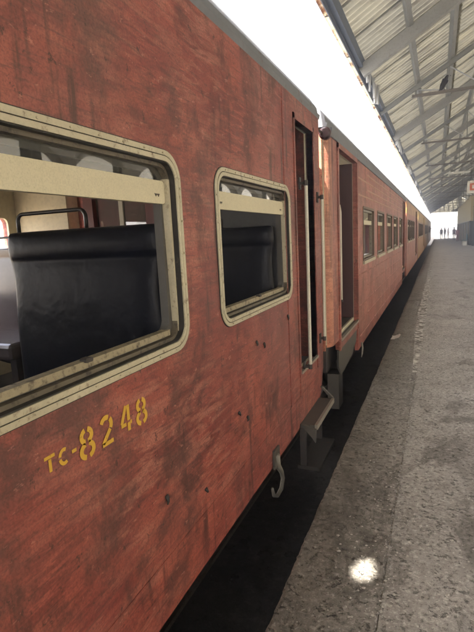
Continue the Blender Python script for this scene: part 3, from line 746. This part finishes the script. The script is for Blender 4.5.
# trusses: top chord, tie, hangers, braces; deep boards midway
TY = [10.64+5.72*i for i in range(-4, 13)]
OFF = .16
xe2 = 2*RX-EX
def chord(m, y, x0, x1, dz, wd, ht): m.bar((x0, y, zr(x0)-dz), (x1, y, zr(x1)-dz), wd, ht, (0, 0, 1))
def truss_mesh_parts():
    d = {}
    m = MB(); chord(m, -.028, EX-.05, RX, OFF+.03, .008, .085); chord(m, .028, EX-.05, RX, OFF+.03, .008, .085); chord(m, 0, EX-.05, RX, OFF-.012, .10, .008); d['top_chord'] = m.mesh('top_chord', 'steel')
    m = MB(); chord(m, 0, RX, xe2+.05, OFF+.03, .07, .085); d['top_chord_far'] = m.mesh('top_chord', 'steel')
    m = MB(); m.bar((-.52, 0, EZ+.02), (xe2-.12, 0, EZ+.02), .06, .05); d['tie'] = m.mesh('tie_bar', 'tiebar')
    zt_ = EZ+.02
    hs = []
    for x in (-.45, .15, .75, 1.35, 1.95, RX, 3.9, 4.9, 5.9):
        m = MB(); m.bar((x, 0, zt_+.02), (x, 0, zr(x)-OFF-.06), .03 if x != RX else .05, .035, (0, 1, 0)); hs.append(('hanger', m.mesh('hanger', 'steel')))
    for a, b in ((-.45, .15), (.15, .75), (.75, 1.35), (1.35, 1.95), (1.95, RX)):
        m = MB(); m.bar((a, .02, zr(a)-OFF-.07), (b, .02, zt_+.03), .012, .05, (0, 1, 0)); hs.append(('brace', m.mesh('brace', 'valance')))
    d['web'] = hs; return d
TP = truss_mesh_parts()
for y in TY:
    p = new('truss', TP['top_chord'], can, (0, y, 0)); new('top_chord', TP['top_chord_far'], p, (0, y, 0)); new('tie_bar', TP['tie'], p, (0, y, 0))
    for nm, me in TP['web']: new(nm, me, p, (0, y, 0))
m = MB(); chord(m, 0, EX-.02, RX, .125+.095, .11, .17); RB = m.mesh('rafter_board', 'timber')
for y in TY[:-1]:
    new('rafter_board', RB, can, (0, y+2.86, 0))
# columns with brackets
m = MB(); m.box((-.09, -.09, 0), (.09, .09, EZ-PZ+.02)); m.box((-.16, -.16, 0), (.16, .16, .5)); m.box((-.13, -.13, 3.2), (.13, .13, 3.28)); CM = m.mesh('column', 'dado')
for y in TY:
    for x in (2.80, 5.6): new('column', CM, can, (x, y, PZ))
# eave: edge beam, gutter with brackets, hanging valance strips
m = MB(); m.bar((EX-.02, CY0, EZ-.10), (EX-.02, CY1, EZ-.10), .07, .16); m.obj('eave_beam', 'blueiron', can)
k = NT('eave_strip'); c = k.mix(k.ramp(k.noise(5, 6, .65, k.coord((1, .5, 1))), .50, .60), (.66, .62, .50), (.24, .13, .07))
c = k.mix(k.ramp(k.noise(30, 5), .6, .7), c, (.15, .10, .07)); df = k.n('ShaderNodeBsdfDiffuse'); tl = k.n('ShaderNodeBsdfTranslucent'); mx = k.n('ShaderNodeMixShader'); mx.inputs[0].default_value = .4
k.l(c, df.inputs[0]); k.l(c, tl.inputs[0]); k.l(df.outputs[0], mx.inputs[1]); k.l(tl.outputs[0], mx.inputs[2]); k.l(mx.outputs[0], k.out.inputs[0]); M['gutter'] = k.m
m = MB(); gp = [(-.065,.07),(-.055,.07),(-.050,.0),(.03,-.005),(.035,.07),(.045,.07),(.04,-.015),(-.06,-.01)]
gw = [(-.175, -.012), (-.165, .006), (-.062, -.002), (-.062, -.010), (-.15, -.016), (-.17, -.03)]
m.plate(gw, [], CY0, CY1, lambda u, v, d: (EX+u, d, EZ-.10+v)); gut = m.obj('eave_strip', 'gutter', can)
m = MB(); m.bar((EX-.055, CY0, EZ-.17), (EX-.055, CY1, EZ-.17), .012, .17); m.obj('fascia', 'blueiron', can)
m = MB(); m.bar((EX-.115, -.012, EZ-.122), (EX-.115, .012, EZ-.122), .10, .006); GB = m.mesh('strip_clip', 'iron')
for i in range(60): new('strip_clip', GB, gut, (0, CY0+8+1.43*i/1.0 if i < 60 else 0, 0))
m = MB(); m.box((-.014, -.03, -.30), (.014, .03, 0)); m.box((-.022, -.036, -.02), (.022, .036, .02)); VS = m.mesh('valance_strip', 'valance')
rs = random.Random(3)
for y in TY[:-1]:
    for k_ in range(5):
        yy = y + 3.02 + .36*k_ + rs.uniform(-.05, .05)
        o = new('valance_strip', VS, can, (EX+.045+rs.uniform(-.015, .02), yy, EZ-.03-rs.uniform(0, .08))); o.rotation_euler = (rs.uniform(-.10, .10), rs.uniform(-.15, .15), rs.uniform(-.3, .3))
m = MB(); m.plate([(EX, EZ-.05), (xe2, EZ-.05), (xe2, EZ+.02), (RX, zr(RX)+.02), (EX, EZ+.02)], [], CY1-.05, CY1, lambda u, v, d: (u, d, v)); m.obj('gable_sheet', 'sheet', can)
# bar across the gap over the train, far off
m = MB(); m.tube([(-3.2, 38, 2.35), (EX, 38, 2.45)], .03, 6); m.obj('gap_strut', 'iron', can)

# ------------------------------------------------------------------ station buildings
arc_ = thing('station_arcade', 'plastered arcade wall with round-headed openings facing the train, mirrored in the window glass', 'wall', (7.2, 17, PZ))
holes = []
y = 12.05 - 3.0*8
while y < 45:
    hw = 1.42; h = [(y-hw, PZ+.02), (y-hw, 1.84)] + [(y+hw*math.cos(R(180-15*i)), 1.84+.80*math.sin(R(15*i))) for i in range(1, 12)] + [(y+hw, 1.84), (y+hw, PZ+.02)]
    holes.append(h); y += 3.0
m = MB(); m.plate([(-13.5, PZ), (45.5, PZ), (45.5, 2.95), (-13.5, 2.95)], holes, 0, .35, side(7.05)); m.obj('arched_wall', 'arcade', arc_)
backdrop = thing('reflection_backdrop', 'added unseen cream hall beyond the arcade, mirrored as arches in the window glass', 'building', (16, 15, PZ))  # added out of view so the glass reflections turn cream
m = MB(); m.box((13.5, -30, PZ), (19, 60, 4.7)); m.obj('backdrop_wall', 'backdropwall', backdrop)
m = MB(); m.plate([(13.0, 4.7), (19.5, 4.7), (16.25, 6.2)], [], -30.5, 60.5, lambda u, v, d: (u, d, v)); m.obj('backdrop_roof', 'roof', backdrop)
bld = thing('station_building', 'tan and dark grey station block on the right, far down the platform', 'building', (4.0, 62, PZ))
m = MB(); m.box((2.62, 47, .55), (5.2, 78, 2.75)); m.obj('upper_wall', 'tan', bld)
m = MB(); m.box((2.58, 46.98, PZ), (5.18, 77.9, .548)); m.obj('lower_wall', 'dado', bld)
m = MB(); m.bar((2.56, 46.9, .55), (2.56, 78, .55), .08, .07); m.obj('string_course', 'timber', bld)
for i in range(6):
    m = MB(); yy = 48.4+5*i; m.box((2.50, yy, PZ+.01), (2.585, yy+1.1, .40)); d_ = m.obj('door', 'navy', bld)
    m = MB(); m.box((2.47, yy-.12, PZ+.01), (2.582, yy, .5)); m.obj('door_frame', 'cream', d_); m = MB(); m.box((2.47, yy+1.1, PZ+.01), (2.582, yy+1.22, .5)); m.obj('door_frame', 'cream', d_)
# bench in front of it
bn = thing('bench', 'teal bench with white legs against the dark wall on the right', 'bench', (2.2, 47.6, PZ))
m = MB(); m.box((1.98, 46.6, PZ+.42), (2.38, 48.6, PZ+.47)); m.obj('seat', 'teal', bn)
m = MB(); m.box((2.36, 46.6, PZ+.50), (2.41, 48.6, PZ+.95)); m.obj('backrest', 'teal', bn)
for yy in (46.75, 48.4): m = MB(); m.box((2.02, yy, PZ), (2.36, yy+.07, PZ+.42)); m.obj('leg', 'white', bn)
# hanging sign
sg = thing('hanging_sign', 'white hanging sign board with an orange letter C under the canopy', 'sign', (2.0, 31, 1.93))
m = MB(); m.box((1.50, 30.98, 1.93), (2.6, 31.04, 2.62)); m.obj('board', 'white', sg, bevel=.01)
m = MB(); P = [(1.78-.16+0, 0)]
m.plate([(1.64, 2.08), (1.96, 2.08), (1.96, 2.18), (1.75, 2.18), (1.75, 2.38), (1.96, 2.38), (1.96, 2.48), (1.64, 2.48)], [], -.006, 0, lambda u, v, d: (u, 30.975+d, v)); m.obj('letter', 'signred', sg)
for x in (1.7, 2.4): m = MB(); m.tube([(x, 31.01, 2.62), (x, 31.01, zr(x)-.1)], .012, 6); m.obj('hanger', 'iron', sg)
# lamp batten
lm = thing('lamp_batten', 'pale tube lamp batten slung below the roof trusses', 'lamp', (.83, 24.9, 2.52))
m = MB(); m.box((.34, 24.86, 2.50), (1.32, 24.94, 2.56)); m.obj('housing', 'tubelamp', lm)
m = MB(); m.tube([(.38, 24.9, 2.475), (1.28, 24.9, 2.475)], .016, 8); m.obj('tube', 'tubelamp', lm)
for x in (.5, 1.15): m = MB(); m.tube([(x, 24.9, 2.56), (x, 24.9, zr(x)-.05)], .006, 5); m.obj('hanger', 'iron', lm)

# ------------------------------------------------------------------ crow on the tie bar
def skin(name, verts, edges, radii, mat, parent=None, sub=2, root=0):
    me = bpy.data.meshes.new(name); me.from_pydata(verts, edges, []); o = new(name, me, parent); me.materials.append(mat)
    md = o.modifiers.new('skin', 'SKIN'); md.use_smooth_shade = True
    for i, r_ in enumerate(radii):
        sv = me.skin_vertices[0].data[i]; sv.radius = r_ if isinstance(r_, tuple) else (r_, r_); sv.use_root = (i == root)
    s = o.modifiers.new('subdivision', 'SUBSURF'); s.levels = sub; s.render_levels = sub
    return o
BX, BY, BZ = .06, 10.64, EZ+.045
bv = [(-.085,0,-.045), (-.055,0,.00), (-.03,0,.055), (.0,0,.115), (.025,0,.165), (.042,0,.205), (.060,0,.232), (.085,0,.238), (.125,0,.230)]
bo = skin('crow', [(BX+a, BY+b, BZ+c+.02) for a, b, c in bv], [(i, i+1) for i in range(8)], [(.012,.022), (.020,.03), (.046,.05), (.056,.058), (.050,.050), (.036,.036), (.034,.034), (.014,.014), (.004,.004)], M['crow'], None, 2, 3)
tag(bo, 'black crow perched on the nearest tie bar under the roof', 'bird')
m = MB()
for dy in (-.018, .018): m.tube([(BX-.002, BY+dy, BZ+.07), (BX+.008, BY+dy, BZ+.03), (BX+.006, BY+dy, BZ-.002)], .005, 5); m.bar((BX-.015, BY+dy, BZ), (BX+.03, BY+dy, BZ), .006, .006)
m.obj('leg', 'crow', bo)

# scrap of paper at the platform edge
m = MB(); n = 8
for j in range(n+1):
    for i in range(n+1):
        u, v = i/n-.5, j/n-.5; m.v.append((-.545+.12*u+.02*noise.noise((v*3,1,0)), 7.18+.26*v, PZ+.008+.05*max(0, u+.1)+.02*abs(noise.noise((u*4, v*4, 3)))))
for j in range(n):
    for i in range(n): a = j*(n+1)+i; m.f.append((a, a+1, a+n+2, a+n+1))
tag(m.obj('paper_scrap', 'paper', None, True), 'crumpled white scrap of paper lying on the platform edge', 'litter')

# ------------------------------------------------------------------ people, far off
def cloth_mat(name, legs, shirt, skin_c, hair):
    k = NT(name); sx = k.n('ShaderNodeSeparateXYZ'); k.l(k.tc.outputs['Generated'], sx.inputs[0]); z = sx.outputs[2]
    c = k.mix(k.ramp(z, .505, .515), legs, shirt); c = k.mix(k.ramp(z, .845, .85), c, skin_c); c = k.mix(k.ramp(z, .95, .955), c, hair); c = k.mix(k.ramp(z, .035, .03), c, (.02, .02, .02))
    return k.fin(c, .8)
def person(label, x, y, rot, H, cols, stride=.12, arm=.1, z=PZ, lean=0., reach=None, group='people at the far end of the platform'):
    s = H/1.72
    V = [(0,0,.95), (0,.0,1.12), (0,.01,1.30), (0,.01,1.42), (0,.015,1.50), (0,.02,1.58), (0,.03,1.66),
         (.09,0,.90), (.10,stride*.6,.50), (.10,stride,.08), (.10,stride+.13,.035),
         (-.09,0,.90), (-.10,-stride*.3,.50), (-.10,-stride,.08), (-.10,-stride+.13,.035),
         (.17,0,1.40), (.20,arm*.3-.02,1.12), (.205,arm,.88), (.20,arm+.03,.78),
         (-.17,0,1.40), (-.20,-arm*.3-.02,1.12), (-.205,-arm+.06,.88), (-.20,-arm+.10,.78)]
    if reach: V[16:19] = [(.30,.1,1.30), (.42,.2,1.45), (.45,.22,1.53)]
    E = [(0,1),(1,2),(2,3),(3,4),(4,5),(5,6),(0,7),(7,8),(8,9),(9,10),(0,11),(11,12),(12,13),(13,14),(3,15),(15,16),(16,17),(17,18),(3,19),(19,20),(20,21),(21,22)]
    Rd = [(.15,.11),(.14,.10),(.16,.11),(.10,.08),.055,(.085,.095),(.07,.08),(.085,.09),.06,.04,(.04,.03),(.085,.09),.06,.04,(.04,.03),.06,.042,.034,.03,.06,.042,.034,.03]
    cr, sr = math.cos(rot), math.sin(rot)
    P = []
    for a, b, c in V:
        a2 = a + lean*c; P.append((x+s*(a2*cr-b*sr), y+s*(a2*sr+b*cr), z+s*c))
    o = skin('person', P, E, [tuple(v*s for v in r_) if isinstance(r_, tuple) else r_*s for r_ in Rd], cloth_mat('clothes', *cols), None, 1)
    hd = P[6]; m = MB()
    for i in range(5):
        t = i/4; m.v += [(hd[0]+.098*s*math.cos(math.pi*.5*t)*math.cos(q*math.pi/4), hd[1]+.098*s*math.cos(math.pi*.5*t)*math.sin(q*math.pi/4), hd[2]+.005+.10*s*math.sin(math.pi*.5*t)) for q in range(8)]
    for i in range(4):
        for q in range(8): m.f.append((i*8+q, i*8+(q+1)%8, i*8+8+(q+1)%8, i*8+8+q))
    m.obj('hair', 'crow', o, True)
    return tag(o, label, 'person', group)
SK = (.20, .11, .07); HA = (.012, .01, .01)
person('person in dark top and dark trousers, leftmost of the pair walking in the far opening', .48, 80, 0, 1.68, ((.03,.03,.05), (.04,.045,.07), SK, HA), .14)
person('person in dark shirt and pale trousers, right of the pair walking in the far opening', .95, 78, .9, 1.70, ((.30,.30,.32), (.035,.035,.045), SK, HA), .18)
person('thin person in pale clothes alone between the walking pair and the wall', 1.45, 81.5, -1.2, 1.66, ((.45,.42,.38), (.55,.52,.5), SK, HA), .05)
person('person in dark purple top standing next to the station wall', 1.95, 69, 0, 1.66, ((.05,.04,.06), (.10,.06,.10), SK, HA), .05)
person('person in pink clothes nearest the station wall', 2.12, 62, .3, 1.58, ((.50,.22,.28), (.60,.30,.34), SK, HA), .06)
person('dark passenger leaning out of the last coach doorway', -1.12, 76.9, -1.2, 1.70, ((.03,.03,.04), (.05,.045,.05), SK, HA), .03, .1, -1.19, .10, True, None)

# ------------------------------------------------------------------ trees beyond the platform end
def tree(label, x, y, h, cr, seed):
    rt = random.Random(seed); t = thing('tree', label, 'tree', (x, y, GZ), 'trees beyond the platform')
    m = MB(); m.tube([(x, y, GZ), (x+.2, y, GZ+h*.3), (x+.1, y, GZ+h*.55), (x-.3, y, GZ+h*.8)], [.35, .26, .18, .06], 8)
    for i in range(6):
        a = rt.random()*6.28; m.tube([(x+.1, y, GZ+h*(.35+.06*i)), (x+cr*.5*math.cos(a), y+cr*.5*math.sin(a), GZ+h*(.55+.06*i))], [.12, .04], 6)
    m.obj('trunk', 'bark', t)
    m = MB(); cl = [(Vector((rt.gauss(0, .45)*cr, rt.gauss(0, .45)*cr, rt.uniform(-.3, .4)*h)), rt.uniform(.25, .5)*cr) for _ in range(16)]
    for c, r_ in cl:
        for _ in range(170):
            p = Vector((rt.gauss(0,1), rt.gauss(0,1), rt.gauss(0,.8))); p = p.normalized()*r_*rt.uniform(.5, 1.05) + c + Vector((x, y, GZ+h*.68))
            u = Vector((rt.gauss(0,1), rt.gauss(0,1), rt.gauss(0,1))).normalized(); v = u.orthogonal().normalized(); q = rt.uniform(.12, .26)
            m.add([p-u*q, p+v*q*.6, p+u*q, p-v*q*.6], [(0,1,2,3)])
    m.obj('crown', 'leaf', t)
tree('broad tree straight ahead beyond the canopy end, left of the others', -6, 128, 9, 4.2, 1)
tree('tall tree ahead beyond the canopy end, between the others', 6, 150, 12, 5, 2)
tree('tree ahead beyond the canopy end, behind the station wall', 14, 135, 10, 4.5, 3)

# ------------------------------------------------------------------ thin air volume added to imitate glare in the lens
m = MB(); m.box((-1700, -1700, GZ-1), (1700, 2700, 14)); hz = stuff(m.obj('veil', None)); hz['label'] = 'thin bright haze volume added in place of lens glare'; hz['category'] = 'veil'
hm = bpy.data.materials.new('veil'); hm.use_nodes = True; ht = hm.node_tree
for n in list(ht.nodes):
    if n.type != 'OUTPUT_MATERIAL': ht.nodes.remove(n)
pv = ht.nodes.new('ShaderNodeVolumePrincipled'); pv.inputs['Color'].default_value = (.98, .97, .94, 1); pv.inputs['Density'].default_value = .012; pv.inputs['Anisotropy'].default_value = .2
ht.links.new(pv.outputs[0], [n for n in ht.nodes if n.type == 'OUTPUT_MATERIAL'][0].inputs['Volume']); hz.data.materials.append(hm); hm.cycles.homogeneous_volume = True
